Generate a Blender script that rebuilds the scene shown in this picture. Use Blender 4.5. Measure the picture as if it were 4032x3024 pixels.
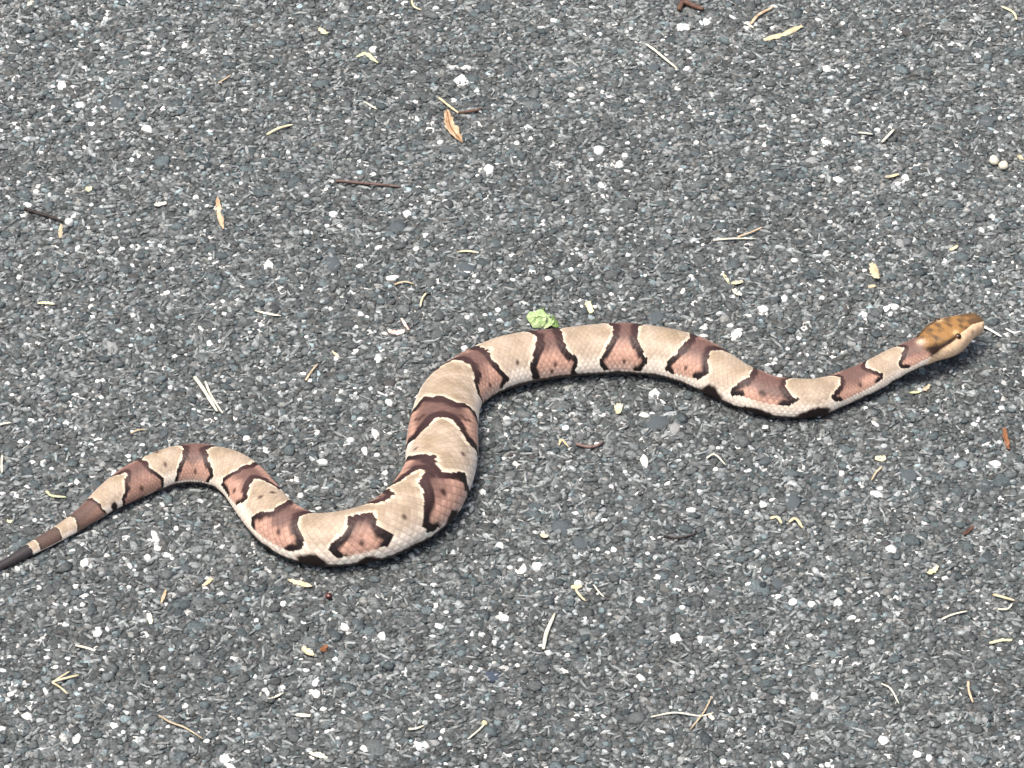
import bpy, math, random
import numpy as np
from mathutils import Vector, Matrix

# ------------------------------------------------------------------ clean scene
for o in list(bpy.data.objects): bpy.data.objects.remove(o, do_unlink=True)
scene = bpy.context.scene
COL = scene.collection
rng = np.random.default_rng(11)
random.seed(5)

# ------------------------------------------------------------------ camera
ELEV, DIST = math.radians(40), 2.5
cd = bpy.data.cameras.new('camera'); cam = bpy.data.objects.new('camera', cd); COL.objects.link(cam)
cam.location = (0, -DIST*math.cos(ELEV), DIST*math.sin(ELEV))
cam.rotation_euler = (math.pi/2-ELEV, 0, 0)
cd.sensor_width = 36; cd.lens = 180
cd.clip_start = .05; cd.clip_end = 400
scene.camera = cam

# ------------------------------------------------------------------ sky and soft sun (overcast shade)
SUN_DIR = Vector((-.26, -.12, 1.0)).normalized()
world = bpy.data.worlds.new('World'); scene.world = world; world.use_nodes = True
wn = world.node_tree.nodes; wl = world.node_tree.links
sky = wn.new('ShaderNodeTexSky'); sky.sky_type = 'NISHITA'; sky.sun_disc = False
sky.sun_elevation = math.asin(SUN_DIR.z); sky.sun_rotation = math.atan2(SUN_DIR.x, SUN_DIR.y)
sky.air_density = 1.0; sky.dust_density = 8.0; sky.ozone_density = 1.0
wl.new(sky.outputs[0], wn['Background'].inputs[0]); wn['Background'].inputs[1].default_value = .085
sd = bpy.data.lights.new('sun', 'SUN'); sd.energy = 1.5; sd.angle = math.radians(18); sd.color = (1, .95, .88)
sun = bpy.data.objects.new('sun', sd); COL.objects.link(sun); sun.location = SUN_DIR*6
sun.rotation_euler = (-SUN_DIR).to_track_quat('-Z', 'Y').to_euler()
scene.view_settings.view_transform = 'Standard'; scene.view_settings.look = 'None'
scene.view_settings.gamma = 1; scene.view_settings.use_curve_mapping = False
scene.view_settings.exposure = 1.12
scene.render.resolution_x, scene.render.resolution_y = 1024, 768

# ------------------------------------------------------------------ helpers
def lin(r, g, b):
    return tuple((c/12.92 if c <= .04045 else ((c+.055)/1.055)**2.4) for c in (r/255, g/255, b/255))

def mesh_from(name, V, F):
    """fast mesh from arrays; F is an (n, k) array of equal-sized faces or a list of arrays"""
    me = bpy.data.meshes.new(name)
    Fs = F if isinstance(F, list) else [F]
    Fs = [np.asarray(f, np.int32) for f in Fs if len(f)]
    V = np.asarray(V, np.float32)
    me.vertices.add(len(V)); me.vertices.foreach_set('co', V.ravel())
    tot = np.concatenate([np.full(len(f), f.shape[1], np.int32) for f in Fs])
    idx = np.concatenate([f.ravel() for f in Fs])
    me.loops.add(len(idx)); me.loops.foreach_set('vertex_index', idx)
    me.polygons.add(len(tot))
    me.polygons.foreach_set('loop_start', np.concatenate([[0], np.cumsum(tot)[:-1]]).astype(np.int32))
    me.polygons.foreach_set('loop_total', tot)
    me.update(calc_edges=True); me.validate()
    return me

def link(name, me, mat=None, parent=None, smooth=False):
    o = bpy.data.objects.new(name, me); COL.objects.link(o)
    if mat is not None: me.materials.append(mat)
    if parent is not None: o.parent = parent
    if smooth: me.polygons.foreach_set('use_smooth', np.ones(len(me.polygons), bool))
    return o

def tag(o, label, cat, group=None):
    o['label'] = label; o['category'] = cat
    if group: o['group'] = group
    return o

def set_color(me, name, C):
    at = me.color_attributes.new(name, 'FLOAT_COLOR', 'POINT')
    C4 = np.ones((len(C), 4), np.float32); C4[:, :3] = C
    at.data.foreach_set('color', C4.ravel())

def material(name, rough=.7, spec=.3):
    m = bpy.data.materials.new(name); m.use_nodes = True
    nt = m.node_tree; b = nt.nodes['Principled BSDF']
    b.inputs['Roughness'].default_value = rough
    b.inputs['Specular IOR Level'].default_value = spec
    return m, nt, b

def noisy(name, c1, c2, scale, rough=.7, spec=.3, bump=.0, bscale=None):
    """two-tone noise material with optional fine bump, object coordinates"""
    m, nt, b = material(name, rough, spec)
    N, L = nt.nodes, nt.links
    tc = N.new('ShaderNodeTexCoord')
    nz = N.new('ShaderNodeTexNoise'); nz.inputs['Scale'].default_value = scale; nz.inputs['Detail'].default_value = 4
    L.new(tc.outputs['Object'], nz.inputs['Vector'])
    rp = N.new('ShaderNodeValToRGB')
    rp.color_ramp.elements[0].position = .32; rp.color_ramp.elements[1].position = .68
    rp.color_ramp.elements[0].color = (*c1, 1); rp.color_ramp.elements[1].color = (*c2, 1)
    L.new(nz.outputs['Fac'], rp.inputs['Fac']); L.new(rp.outputs['Color'], b.inputs['Base Color'])
    if bump:
        n2 = N.new('ShaderNodeTexNoise'); n2.inputs['Scale'].default_value = bscale or scale*3
        L.new(tc.outputs['Object'], n2.inputs['Vector'])
        bp = N.new('ShaderNodeBump'); bp.inputs['Strength'].default_value = bump; bp.inputs['Distance'].default_value = .0004
        L.new(n2.outputs['Fac'], bp.inputs['Height']); L.new(bp.outputs['Normal'], b.inputs['Normal'])
    return m

# ------------------------------------------------------------------ asphalt
def grain_material():
    m, nt, b = material('bitumen_coated_stone', .78, .25)
    N, L = nt.nodes, nt.links
    at = N.new('ShaderNodeVertexColor'); at.layer_name = 'tone'
    tc = N.new('ShaderNodeTexCoord')
    nz = N.new('ShaderNodeTexNoise'); nz.inputs['Scale'].default_value = 900; nz.inputs['Detail'].default_value = 3
    L.new(tc.outputs['Object'], nz.inputs['Vector'])
    mr = N.new('ShaderNodeMapRange'); mr.inputs['From Min'].default_value = .3; mr.inputs['From Max'].default_value = .7
    mr.inputs['To Min'].default_value = .62; mr.inputs['To Max'].default_value = 1.4
    L.new(nz.outputs['Fac'], mr.inputs['Value'])
    mx = N.new('ShaderNodeMix'); mx.data_type = 'RGBA'; mx.blend_type = 'MULTIPLY'; mx.inputs['Factor'].default_value = 1
    L.new(at.outputs['Color'], mx.inputs['A']); L.new(mr.outputs['Result'], mx.inputs['B'])
    L.new(mx.outputs['Result'], b.inputs['Base Color'])
    return m

def road_material():
    m, nt, b = material('asphalt', .85, .25)
    N, L = nt.nodes, nt.links
    tc = N.new('ShaderNodeTexCoord')
    vo = N.new('ShaderNodeTexVoronoi'); vo.inputs['Scale'].default_value = 330
    L.new(tc.outputs['Object'], vo.inputs['Vector'])
    sp = N.new('ShaderNodeSeparateColor'); L.new(vo.outputs['Color'], sp.inputs['Color'])
    rp = N.new('ShaderNodeValToRGB'); e = rp.color_ramp.elements
    e[0].position = 0; e[0].color = (.042, .049, .05, 1)
    e[1].position = .82; e[1].color = (.092, .106, .108, 1)
    for p, c in ((.93, (.22, .225, .225, 1)), (.97, (.55, .56, .55, 1))):
        x = e.new(p); x.color = c
    L.new(sp.outputs['Red'], rp.inputs['Fac'])
    L.new(rp.outputs['Color'], b.inputs['Base Color'])
    iv = N.new('ShaderNodeMath'); iv.operation = 'SUBTRACT'; iv.inputs[0].default_value = 1
    L.new(vo.outputs['Distance'], iv.inputs[1])
    bp = N.new('ShaderNodeBump'); bp.inputs['Strength'].default_value = .8; bp.inputs['Distance'].default_value = .0015
    L.new(iv.outputs[0], bp.inputs['Height']); L.new(bp.outputs['Normal'], b.inputs['Normal'])
    return m

def smooth_noise2(x, y, cell, seed):
    """value noise on a grid, vectorised"""
    r = np.random.default_rng(seed).random((256, 256))
    gx, gy = x/cell, y/cell
    ix, iy = np.floor(gx).astype(int), np.floor(gy).astype(int)
    fx, fy = gx-ix, gy-iy
    fx, fy = fx*fx*(3-2*fx), fy*fy*(3-2*fy)
    g = lambda a, b: r[a % 256, b % 256]
    return (g(ix, iy)*(1-fx)+g(ix+1, iy)*fx)*(1-fy)+(g(ix, iy+1)*(1-fx)+g(ix+1, iy+1)*fx)*fy

def road_height(x, y):
    return (smooth_noise2(x, y, .011, 1)-.5)*.0011+(smooth_noise2(x, y, .045, 2)-.5)*.0012

def build_road():
    # one sheet: fine cells where the snake lies, growing towards the horizon
    inner = np.arange(-.62, .6201, .004)
    far = np.array([.7, .9, 1.3, 2, 3.5, 7, 15, 40, 120.])
    ax = np.concatenate([-far[::-1], inner, far])
    ay = np.concatenate([-far[::-1], inner, far])
    X, Y = np.meshgrid(ax, ay, indexing='ij')
    Zh = road_height(X, Y)-.0002
    V = np.stack([X, Y, Zh], -1).reshape(-1, 3)
    n, m = len(ax), len(ay)
    I = np.arange(n*m).reshape(n, m)
    F = np.stack([I[:-1, :-1], I[1:, :-1], I[1:, 1:], I[:-1, 1:]], -1).reshape(-1, 4)
    road = link('road', mesh_from('road', V, F), road_material())
    road['kind'] = 'structure'; road['label'] = 'worn grey asphalt road full of pale stone chips'
    return road

PHI = (1+5**.5)/2
ICO_V = np.array([(-1, PHI, 0), (1, PHI, 0), (-1, -PHI, 0), (1, -PHI, 0), (0, -1, PHI), (0, 1, PHI), (0, -1, -PHI), (0, 1, -PHI), (PHI, 0, -1), (PHI, 0, 1), (-PHI, 0, -1), (-PHI, 0, 1)])
ICO_V /= np.linalg.norm(ICO_V[0])
ICO_F = np.array([(0, 11, 5), (0, 5, 1), (0, 1, 7), (0, 7, 10), (0, 10, 11), (1, 5, 9), (5, 11, 4), (11, 10, 2), (10, 7, 6), (7, 1, 8), (3, 9, 4), (3, 4, 2), (3, 2, 6), (3, 6, 8), (3, 8, 9), (4, 9, 5), (2, 4, 11), (6, 2, 10), (8, 6, 7), (9, 8, 1)])
OCT_V = np.array([(1, 0, 0), (0, 1, 0), (-1, 0, 0), (0, -1, 0), (0, 0, 1), (0, 0, -1.)])
OCT_F = np.array([(0, 1, 4), (1, 2, 4), (2, 3, 4), (3, 0, 4), (1, 0, 5), (2, 1, 5), (3, 2, 5), (0, 3, 5)])

def rand_rot(n):
    q = rng.normal(size=(n, 4)); q /= np.linalg.norm(q, axis=1)[:, None]
    w, x, y, z = q.T
    return np.stack([np.stack([1-2*(y*y+z*z), 2*(x*y-z*w), 2*(x*z+y*w)], -1),
                     np.stack([2*(x*y+z*w), 1-2*(x*x+z*z), 2*(y*z-x*w)], -1),
                     np.stack([2*(x*z-y*w), 2*(y*z+x*w), 1-2*(x*x+y*y)], -1)], 1)

def grain_tones(x, y):
    n = len(x)
    t = rng.random(n)
    v = np.exp(rng.normal(math.log(.104), .28, n))
    mid = (t > .78) & (t <= .935); v[mid] = rng.uniform(.15, .26, mid.sum())
    hi = (t > .935) & (t <= .978); v[hi] = rng.uniform(.26, .44, hi.sum())
    wh = t > .978; v[wh] = rng.uniform(.55, .80, wh.sum())
    tint = np.tile((.915, 1.0, 1.015), (n, 1))
    k = rng.random(n)
    tint[k < .10] = (.78, 1.0, 1.06)          # blue-green stone
    tint[(k > .90)] = (.98, 1.0, .96)        # warm grey stone
    tint[wh] = (.99, 1, .98)
    pat = .86+.28*smooth_noise2(x+3, y+3, .055, 31)+.20*(smooth_noise2(x+3, y+3, .16, 32)-.5)
    v = np.where(v < .3, v*pat, v)
    return np.clip(v[:, None]*tint, .03, .84), v

def make_grains(x, y, r, base_v, base_f, zlift, flat=(.42, .75), stretch=.36):
    n = len(x)
    nv = len(base_v)
    P = base_v[None]*(1+rng.uniform(-.28, .28, (n, nv, 1)))
    P = np.einsum('nij,nvj->nvi', rand_rot(n), P)
    asp = np.exp(rng.normal(0, .36, n)) if stretch < .5 else np.exp(rng.choice((-1, 1), n)*rng.uniform(.5, 1.9, n))
    S = np.stack([r*asp**.5, r/asp**.5, r*rng.uniform(*flat, n)], 1)
    P = P*S[:, None]
    th = rng.uniform(0, 2*np.pi, n); c, s = np.cos(th), np.sin(th)
    P = np.stack([P[..., 0]*c[:, None]-P[..., 1]*s[:, None], P[..., 0]*s[:, None]+P[..., 1]*c[:, None], P[..., 2]], -1)
    top = zlift+rng.normal(0, .00022, n)
    z = road_height(x, y)+top-S[:, 2]*.92
    P += np.stack([x, y, z], -1)[:, None]
    F = base_f[None]+(np.arange(n)*nv)[:, None, None]
    return P.reshape(-1, 3), F.reshape(-1, base_f.shape[1])

def jitter_grid(x0, x1, y0, y1, d):
    X, Y = np.meshgrid(np.arange(x0, x1, d), np.arange(y0, y1, d*.92), indexing='ij')
    X = X+(np.arange(X.shape[1]) % 2)[None]*d*.5
    X = X.ravel()+rng.uniform(-.45, .45, X.size)*d; Y = Y.ravel()+rng.uniform(-.45, .45, Y.size)*d
    return X, Y

STONES = [
    (-0.02626, 0.24695, 0.00501, 0.00645, 'white'),
    (-0.23609, 0.24288, 0.00258, 0.00437, 'white'),
    (-0.18939, 0.20474, 0.0033, 0.00409, 'white'),
    (-0.20564, 0.22572, 0.00423, 0.0087, 'blue'),
    (-0.22557, 0.22572, 0.00302, 0.00503, 'white'),
    (-0.12859, -0.2613, 0.00312, 0.00473, 'white'),
    (-0.19635, -0.25047, 0.00183, 0.00356, 'white'),
    (-0.19115, -0.17874, 0.00227, 0.00303, 'white'),
    (0.17826, -0.12161, 0.00299, 0.0033, 'white'),
    (0.23194, -0.06013, 0.0036, 0.00336, 'white'),
    (0.17362, -0.082, 0.00358, 0.00292, 'white'),
    (0.13214, -0.08618, 0.0066, 0.00708, 'blue'),
    (0.18884, -0.06689, 0.00636, 0.00587, 'blue'),
    (0.06025, -0.15619, 0.00269, 0.00326, 'white'),
    (0.07573, -0.18305, 0.0032, 0.00404, 'white'),
    (0.09181, 0.29542, 0.00524, 0.00467, 'white'),
    (0.10367, 0.30066, 0.00309, 0.00327, 'white'),
    (0.04482, 0.18794, 0.00329, 0.00453, 'white'),
    (0.05538, 0.17618, 0.00328, 0.00406, 'white'),
    (0.07319, 0.2592, 0.00518, 0.00508, 'blue'),
    (0.0462, 0.15772, 0.00237, 0.00314, 'white'),
    (-0.01231, 0.17179, 0.00387, 0.00406, 'white'),
    (-0.07335, 0.27567, 0.0026, 0.00302, 'white'),
    (-0.06575, 0.01877, 0.00242, 0.00409, 'white'),
    (-0.05307, 0.13478, 0.00265, 0.00357, 'white'),
    (-0.1221, 0.09149, 0.00378, 0.00396, 'white'),
    (-0.05977, 0.08176, 0.00463, 0.00263, 'white'),
    (-0.09071, 0.13431, 0.00294, 0.00312, 'white'),
    (-0.09078, 0.09335, 0.00523, 0.00837, 'blue'),
    (-0.05815, 0.12243, 0.00498, 0.00622, 'blue'),
    (-0.02508, 0.08963, 0.00755, 0.00836, 'blue'),
    (0.0696, -0.00849, 0.00394, 0.0047, 'white'),
    (0.01165, -0.13298, 0.00325, 0.00411, 'white'),
    (0.00515, -0.135, 0.00244, 0.00369, 'white'),
    (0.06354, -0.05844, 0.00222, 0.00462, 'white'),
    (0.06394, -0.02415, 0.00365, 0.00234, 'white'),
    (0.02296, -0.10605, 0.00519, 0.00621, 'blue'),
    (0.03216, -0.11549, 0.00518, 0.00495, 'blue'),
    (0.06947, -0.02762, 0.00728, 0.00849, 'blue'),
    (0.07827, -0.03452, 0.00363, 0.00466, 'grey'),
    (0.08508, -0.09324, 0.00274, 0.00208, 'white'),
    (0.11925, -0.08951, 0.00275, 0.0025, 'white'),
    (0.1305, -0.15778, 0.00255, 0.00285, 'white'),
    (0.15143, -0.15857, 0.00296, 0.00285, 'white'),
    (0.13759, -0.22096, 0.00237, 0.00359, 'white'),
    (0.16756, -0.25047, 0.00261, 0.00336, 'white'),
    (0.18216, -0.25907, 0.00286, 0.00217, 'white'),
    (0.12426, -0.14579, 0.00351, 0.00368, 'blue'),
    (0.18718, -0.26204, 0.00156, 0.00276, 'white'),
    (-0.00883, -0.20791, 0.0045, 0.00521, 'navy'),
    (-0.07737, -0.1752, 0.00241, 0.00324, 'white'),
    (-0.05986, -0.18187, 0.00213, 0.00283, 'white'),
    (-0.08917, -0.21943, 0.00237, 0.00299, 'white'),
    (-0.08964, -0.21253, 0.00158, 0.0036, 'white'),
    (-0.0665, -0.25571, 0.00182, 0.00296, 'white'),
    (-0.04232, -0.25347, 0.00313, 0.00355, 'white'),
    (-0.03556, -0.25197, 0.00313, 0.00257, 'grey'),
    (-0.00386, -0.16889, 0.00348, 0.00284, 'white'),
    (0.16594, 0.25766, 0.00259, 0.00346, 'white'),
    (0.16232, 0.19335, 0.00359, 0.00272, 'white'),
    (0.16739, 0.16256, 0.00326, 0.0027, 'white'),
    (0.20191, 0.1645, 0.00223, 0.00315, 'white'),
    (0.15445, 0.17813, 0.00387, 0.00451, 'grey'),
    (0.24635, 0.2137, 0.00662, 0.00593, 'blue'),
    (0.23271, 0.17228, 0.00773, 0.00496, 'blue'),
    (0.21002, 0.29177, 0.004, 0.00513, 'dark'),
    (-0.24662, 0.14099, 0.00265, 0.00223, 'white'),
    (-0.19739, 0.02768, 0.00427, 0.00604, 'grey'),
    (0.13557, 0.06567, 0.00202, 0.00349, 'white'),
    (0.17409, 0.05291, 0.00258, 0.00283, 'white'),
    (0.1586, 0.10174, 0.00291, 0.00353, 'white'),
    (0.19568, 0.1083, 0.00263, 0.00531, 'grey'),
    (0.14204, 0.09614, 0.00233, 0.00198, 'white'),
    (0.01795, 0.0813, 0.00217, 0.00241, 'white'),
    (0.07173, 0.0511, 0.00516, 0.00652, 'blue'),
    (0.11091, 0.03845, 0.00343, 0.00606, 'white'),
    (0.1248, 0.05837, 0.00316, 0.00392, 'white'),
    (-0.06603, -0.0371, 0.00251, 0.00339, 'white'),
    (-0.09056, -0.05844, 0.00305, 0.00252, 'white'),
    (-0.07077, -0.04993, 0.00167, 0.00422, 'white'),
    (-0.05974, -0.0146, 0.00225, 0.00384, 'white'),
    (-0.20032, -0.13136, 0.00217, 0.00329, 'white'),
    (-0.17096, -0.12771, 0.0019, 0.00247, 'white'),
    (-0.16672, -0.1208, 0.00245, 0.00247, 'white'),
    (-0.16892, -0.11016, 0.00218, 0.00331, 'white'),
    (-0.00555, -0.11835, 0.00218, 0.00248, 'white'),
    (-0.01389, -0.08033, 0.00193, 0.0023, 'white'),
]

def build_stones(road):
    gm = grain_material()
    # near field: every grain of the surface as geometry
    x, y = jitter_grid(-.31, .31, -.30, .36, .00255)
    r = np.clip(np.exp(rng.normal(math.log(.00148), .36, len(x))), .0006, .0034)
    V, F = make_grains(x, y, r, ICO_V, ICO_F, .00055)
    C, v = grain_tones(x, y)
    # pale slivers and curls of worn stone between them
    NS = 13000
    xs, ys = rng.uniform(-.31, .31, NS), rng.uniform(-.30, .36, NS)
    rs = np.clip(np.exp(rng.normal(math.log(.00125), .3, NS)), .0006, .0022)
    Vs, Fs = make_grains(xs, ys, rs, ICO_V, ICO_F, .00085, (.35, .6), .95)
    vs = rng.uniform(.14, .33, NS); Cs = vs[:, None]*np.array((.92, 1, 1.0))
    # broad dark flush stones
    xb, yb = rng.uniform(-.31, .31, 2600), rng.uniform(-.30, .36, 2600)
    rb = np.exp(rng.normal(math.log(.0030), .25, 2600))
    Vb, Fb = make_grains(xb, yb, rb, ICO_V, ICO_F, .00085, (.22, .36), .3)
    vb = np.exp(rng.normal(math.log(.095), .22, 2600)); Cb = vb[:, None]*np.where(rng.random(2600)[:, None] < .4, (.80, 1, 1.06), (.90, 1, 1.02))
    F = np.concatenate([F, Fs+len(V), Fb+len(V)+len(Vs)]); V = np.vstack([V, Vs, Vb]); C = np.vstack([C, Cs, Cb])
    me = mesh_from('stone_chips', V, F)
    set_color(me, 'tone', np.repeat(C, 12, 0))
    o = link('stone_chips', me, gm, road); o['kind'] = 'stuff'
    # ring around it, coarser
    x, y = jitter_grid(-.6, .6, -.58, .62, .0042)
    k = (np.abs(x) > .309) | (y < -.299) | (y > .359); x, y = x[k], y[k]
    r = np.clip(np.exp(rng.normal(math.log(.0021), .3, len(x))), .001, .004)
    V, F = make_grains(x, y, r, OCT_V, OCT_F, .0004)
    me = mesh_from('outer_stone_chips', V, F)
    C, v = grain_tones(x, y); C[v > .5] *= .62; set_color(me, 'tone', np.repeat(C, 6, 0))
    o = link('outer_stone_chips', me, gm, road); o['kind'] = 'stuff'
    # the 300 largest stones, one by one
    mats = dict(white=noisy('white_stone', (.62, .64, .62), (.80, .80, .77), 500, .6, .35, .4),
                grey=noisy('grey_stone', (.20, .21, .215), (.36, .37, .365), 500, .7, .3, .5),
                blue=noisy('blue_grey_stone', (.062, .078, .086), (.105, .125, .135), 420, .7, .3, .5),
                navy=noisy('slate_blue_stone', (.04, .055, .085), (.065, .085, .12), 420, .7, .3, .4),
                dark=noisy('dark_stone', (.05, .05, .05), (.085, .085, .085), 420, .7, .3, .5))
    variants = []
    for i in range(9):
        P = ICO_V*(1+rng.uniform(-.26, .26, (12, 1)))
        P = P@rand_rot(1)[0].T
        P /= np.abs(P).max(0)
        me = mesh_from('stone', P, ICO_F); me.materials.append(mats['white']); variants.append(me)
    lst = [(sx, sy, a, b, c, 0) for sx, sy, a, b, c in STONES]
    kinds = ['white']*3+['grey']*4+['blue']*3+['dark']
    while len(lst) < 300:
        sx, sy = rng.uniform(-.27, .27), rng.uniform(-.27, .32)
        c = random.choice(kinds); f = rng.uniform(.0014, .0024)*(1.5 if c in ('blue', 'dark') else 1)
        lst.append((sx, sy, f*rng.uniform(.8, 1.4), f, c, 1))
    for sx, sy, a, b, c, rnd in lst:
        o = bpy.data.objects.new('stone', random.choice(variants)); COL.objects.link(o); o.parent = road
        h = .55*min(a, b) if c in ('white', 'grey') else .28*min(a, b)
        f = .95 if rnd else 1.04
        o.scale = (a*f, b*f, max(h, .0009))
        top = (.0010 if rnd else .0012) if c in ('white', 'grey') else .0009
        o.location = (sx, sy, float(road_height(np.array([sx]), np.array([sy]))[0])+top-o.scale[2]*.85)
        o.rotation_euler = (rng.uniform(-.15, .15), rng.uniform(-.15, .15), rng.uniform(0, 6.28) if rnd else rng.uniform(-.4, .4))
        o.material_slots[0].link = 'OBJECT'; o.material_slots[0].material = mats[c]

road = build_road()
build_stones(road)

# ------------------------------------------------------------------ snake
def catmull(P, m):
    """centripetal-free dense Catmull-Rom through the rows of P, m samples per span"""
    P = np.asarray(P, float)
    Q = np.vstack([2*P[0]-P[1], P, 2*P[-1]-P[-2]])
    t = np.linspace(0, 1, m, endpoint=False)[:, None]
    out = []
    for i in range(1, len(Q)-2):
        p0, p1, p2, p3 = Q[i-1], Q[i], Q[i+1], Q[i+2]
        out.append(.5*((2*p1)+(p2-p0)*t+(2*p0-5*p1+4*p2-p3)*t*t+(3*p1-p0-3*p2+p3)*t**3))
    out.append(P[-1:])
    return np.vstack(out)

def snake_rings(stations, n_ring):
    """stations: x, y, z, half width a, half height b (mm) -> even rings along the spine"""
    D = catmull(stations, 24)
    seg = np.linalg.norm(np.diff(D[:, :3], axis=0), axis=1)
    s = np.concatenate([[0], np.cumsum(seg)])
    u = np.linspace(0, s[-1], n_ring)
    R = np.stack([np.interp(u, s, D[:, k]) for k in range(5)], 1)
    T = np.gradient(R[:, :3], axis=0)
    T /= np.linalg.norm(T, axis=1)[:, None]
    Z = np.array([0, 0, 1.])
    side = np.cross(T, Z); side /= np.linalg.norm(side, axis=1)[:, None]
    up = np.cross(side, T)
    return u, R, T, side, up

def section(psi, a, b, boxy=0.0):
    """loaf-shaped cross-section: psi 0 = spine, +90 deg = right flank, 180 = belly"""
    s, c = np.sin(psi), np.cos(psi)
    low = .30*(1-boxy*2)                                   # flanks widest below mid height
    e = np.where(c < 0, 0.85, 1.0-boxy)
    e2 = np.where(c < 0, 0.78, 1.0-.8*boxy)
    return a*np.sign(s)*np.abs(s)**e, np.where(c < 0, -low*b-(1-low)*b*np.abs(c)**e2, -low*b+(1+low)*b*np.abs(c)**e2)


# spine stations, tail to head: x, y, z, half width, half height in mm
STATIONS = np.array([
    (-265.14, -161.12, 0.16, 0.21, 0.16),
    (-263.6, -159.31, 0.44, 0.59, 0.44),
    (-257.47, -152.38, 0.78, 1.06, 0.78),
    (-248.26, -142.95, 1.22, 1.65, 1.22),
    (-239.06, -134.67, 1.57, 2.12, 1.57),
    (-225.36, -123.35, 2.47, 3.34, 2.47),
    (-212.42, -112.38, 3.1, 4.19, 3.1),
    (-201.42, -101.55, 3.95, 5.33, 3.95),
    (-192.02, -90.94, 5.44, 7.35, 5.44),
    (-182.02, -82.06, 6.74, 9.1, 6.74),
    (-171.61, -74.41, 7.16, 9.68, 7.16),
    (-161.38, -69.41, 7.65, 10.33, 7.65),
    (-151.47, -67.78, 7.9, 10.67, 7.9),
    (-142.18, -69.46, 7.84, 10.59, 7.84),
    (-133.81, -73.9, 8.04, 10.86, 8.04),
    (-127.0, -81.79, 8.28, 11.19, 8.28),
    (-121.45, -92.07, 8.79, 11.88, 8.79),
    (-115.96, -102.45, 9.14, 12.35, 9.14),
    (-109.78, -112.01, 9.49, 12.82, 9.49),
    (-102.24, -119.19, 9.73, 13.15, 9.73),
    (-93.62, -123.61, 9.96, 13.47, 9.96),
    (-84.2, -124.73, 10.56, 14.27, 10.56),
    (-74.29, -123.31, 10.99, 14.85, 10.99),
    (-64.18, -119.82, 11.34, 15.33, 11.34),
    (-54.86, -113.39, 11.68, 15.78, 11.68),
    (-46.95, -105.08, 12.16, 16.44, 12.16),
    (-40.61, -95.62, 12.56, 16.97, 12.56),
    (-36.56, -84.22, 12.49, 16.88, 12.49),
    (-34.08, -72.52, 12.42, 16.78, 12.42),
    (-33.46, -60.84, 12.55, 16.96, 12.55),
    (-33.17, -48.54, 12.23, 16.52, 12.23),
    (-32.28, -36.53, 11.93, 16.12, 11.93),
    (-30.6, -25.28, 11.62, 15.7, 11.62),
    (-26.88, -15.7, 11.11, 15.01, 11.11),
    (-21.5, -8.54, 10.51, 14.2, 10.51),
    (-15.53, -2.56, 10.31, 13.94, 10.31),
    (-8.73, 2.04, 10.47, 14.14, 10.47),
    (-0.99, 5.85, 10.66, 14.41, 10.66),
    (7.93, 8.87, 10.56, 14.27, 10.56),
    (18.13, 11.52, 10.17, 13.75, 10.17),
    (29.59, 13.74, 9.93, 13.42, 9.93),
    (41.8, 15.47, 10.02, 13.55, 10.02),
    (53.83, 16.02, 10.23, 13.82, 10.23),
    (65.16, 14.76, 10.17, 13.74, 10.17),
    (75.65, 12.49, 10.08, 13.62, 10.08),
    (85.09, 8.65, 9.96, 13.46, 9.96),
    (93.46, 3.5, 9.66, 13.05, 9.66),
    (101.12, -2.94, 9.3, 12.57, 9.3),
    (108.94, -9.39, 8.86, 11.97, 8.86),
    (117.61, -14.84, 8.6, 11.62, 8.6),
    (127.1, -18.74, 8.27, 11.17, 8.27),
    (137.25, -19.8, 7.98, 10.79, 7.98),
    (147.36, -18.51, 7.54, 10.19, 7.54),
    (156.75, -13.23, 6.76, 9.14, 6.76),
    (165.26, -8.32, 6.79, 8.77, 6.49),
    (172.89, -4.1, 7.53, 8.55, 6.33),
    (179.86, 0.07, 8.59, 8.23, 6.09),
    (186.58, 3.79, 10.36, 7.92, 5.86),
    (193.49, 5.77, 12.7, 7.7, 5.7),
    (200.25, 8.16, 14.66, 7.65, 5.66),
    (203.76, 10.86, 14.75, 8.6, 6.2),
    (207.56, 13.79, 14.85, 10.2, 6.7),
    (211.37, 16.71, 14.94, 10.9, 6.9),
    (214.87, 19.41, 15.0, 10.3, 6.8),
    (218.38, 22.11, 15.0, 8.9, 6.3),
    (221.89, 24.81, 15.0, 7.3, 5.6),
    (225.4, 27.51, 14.34, 6.4, 5.1),
    (228.03, 29.54, 13.8, 5.5, 4.4),
    (229.06, 30.32, 13.59, 4.0, 3.3),
    (229.5, 30.66, 13.5, 0.8, 0.8),
])
U_HEAD = 634.8
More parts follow.
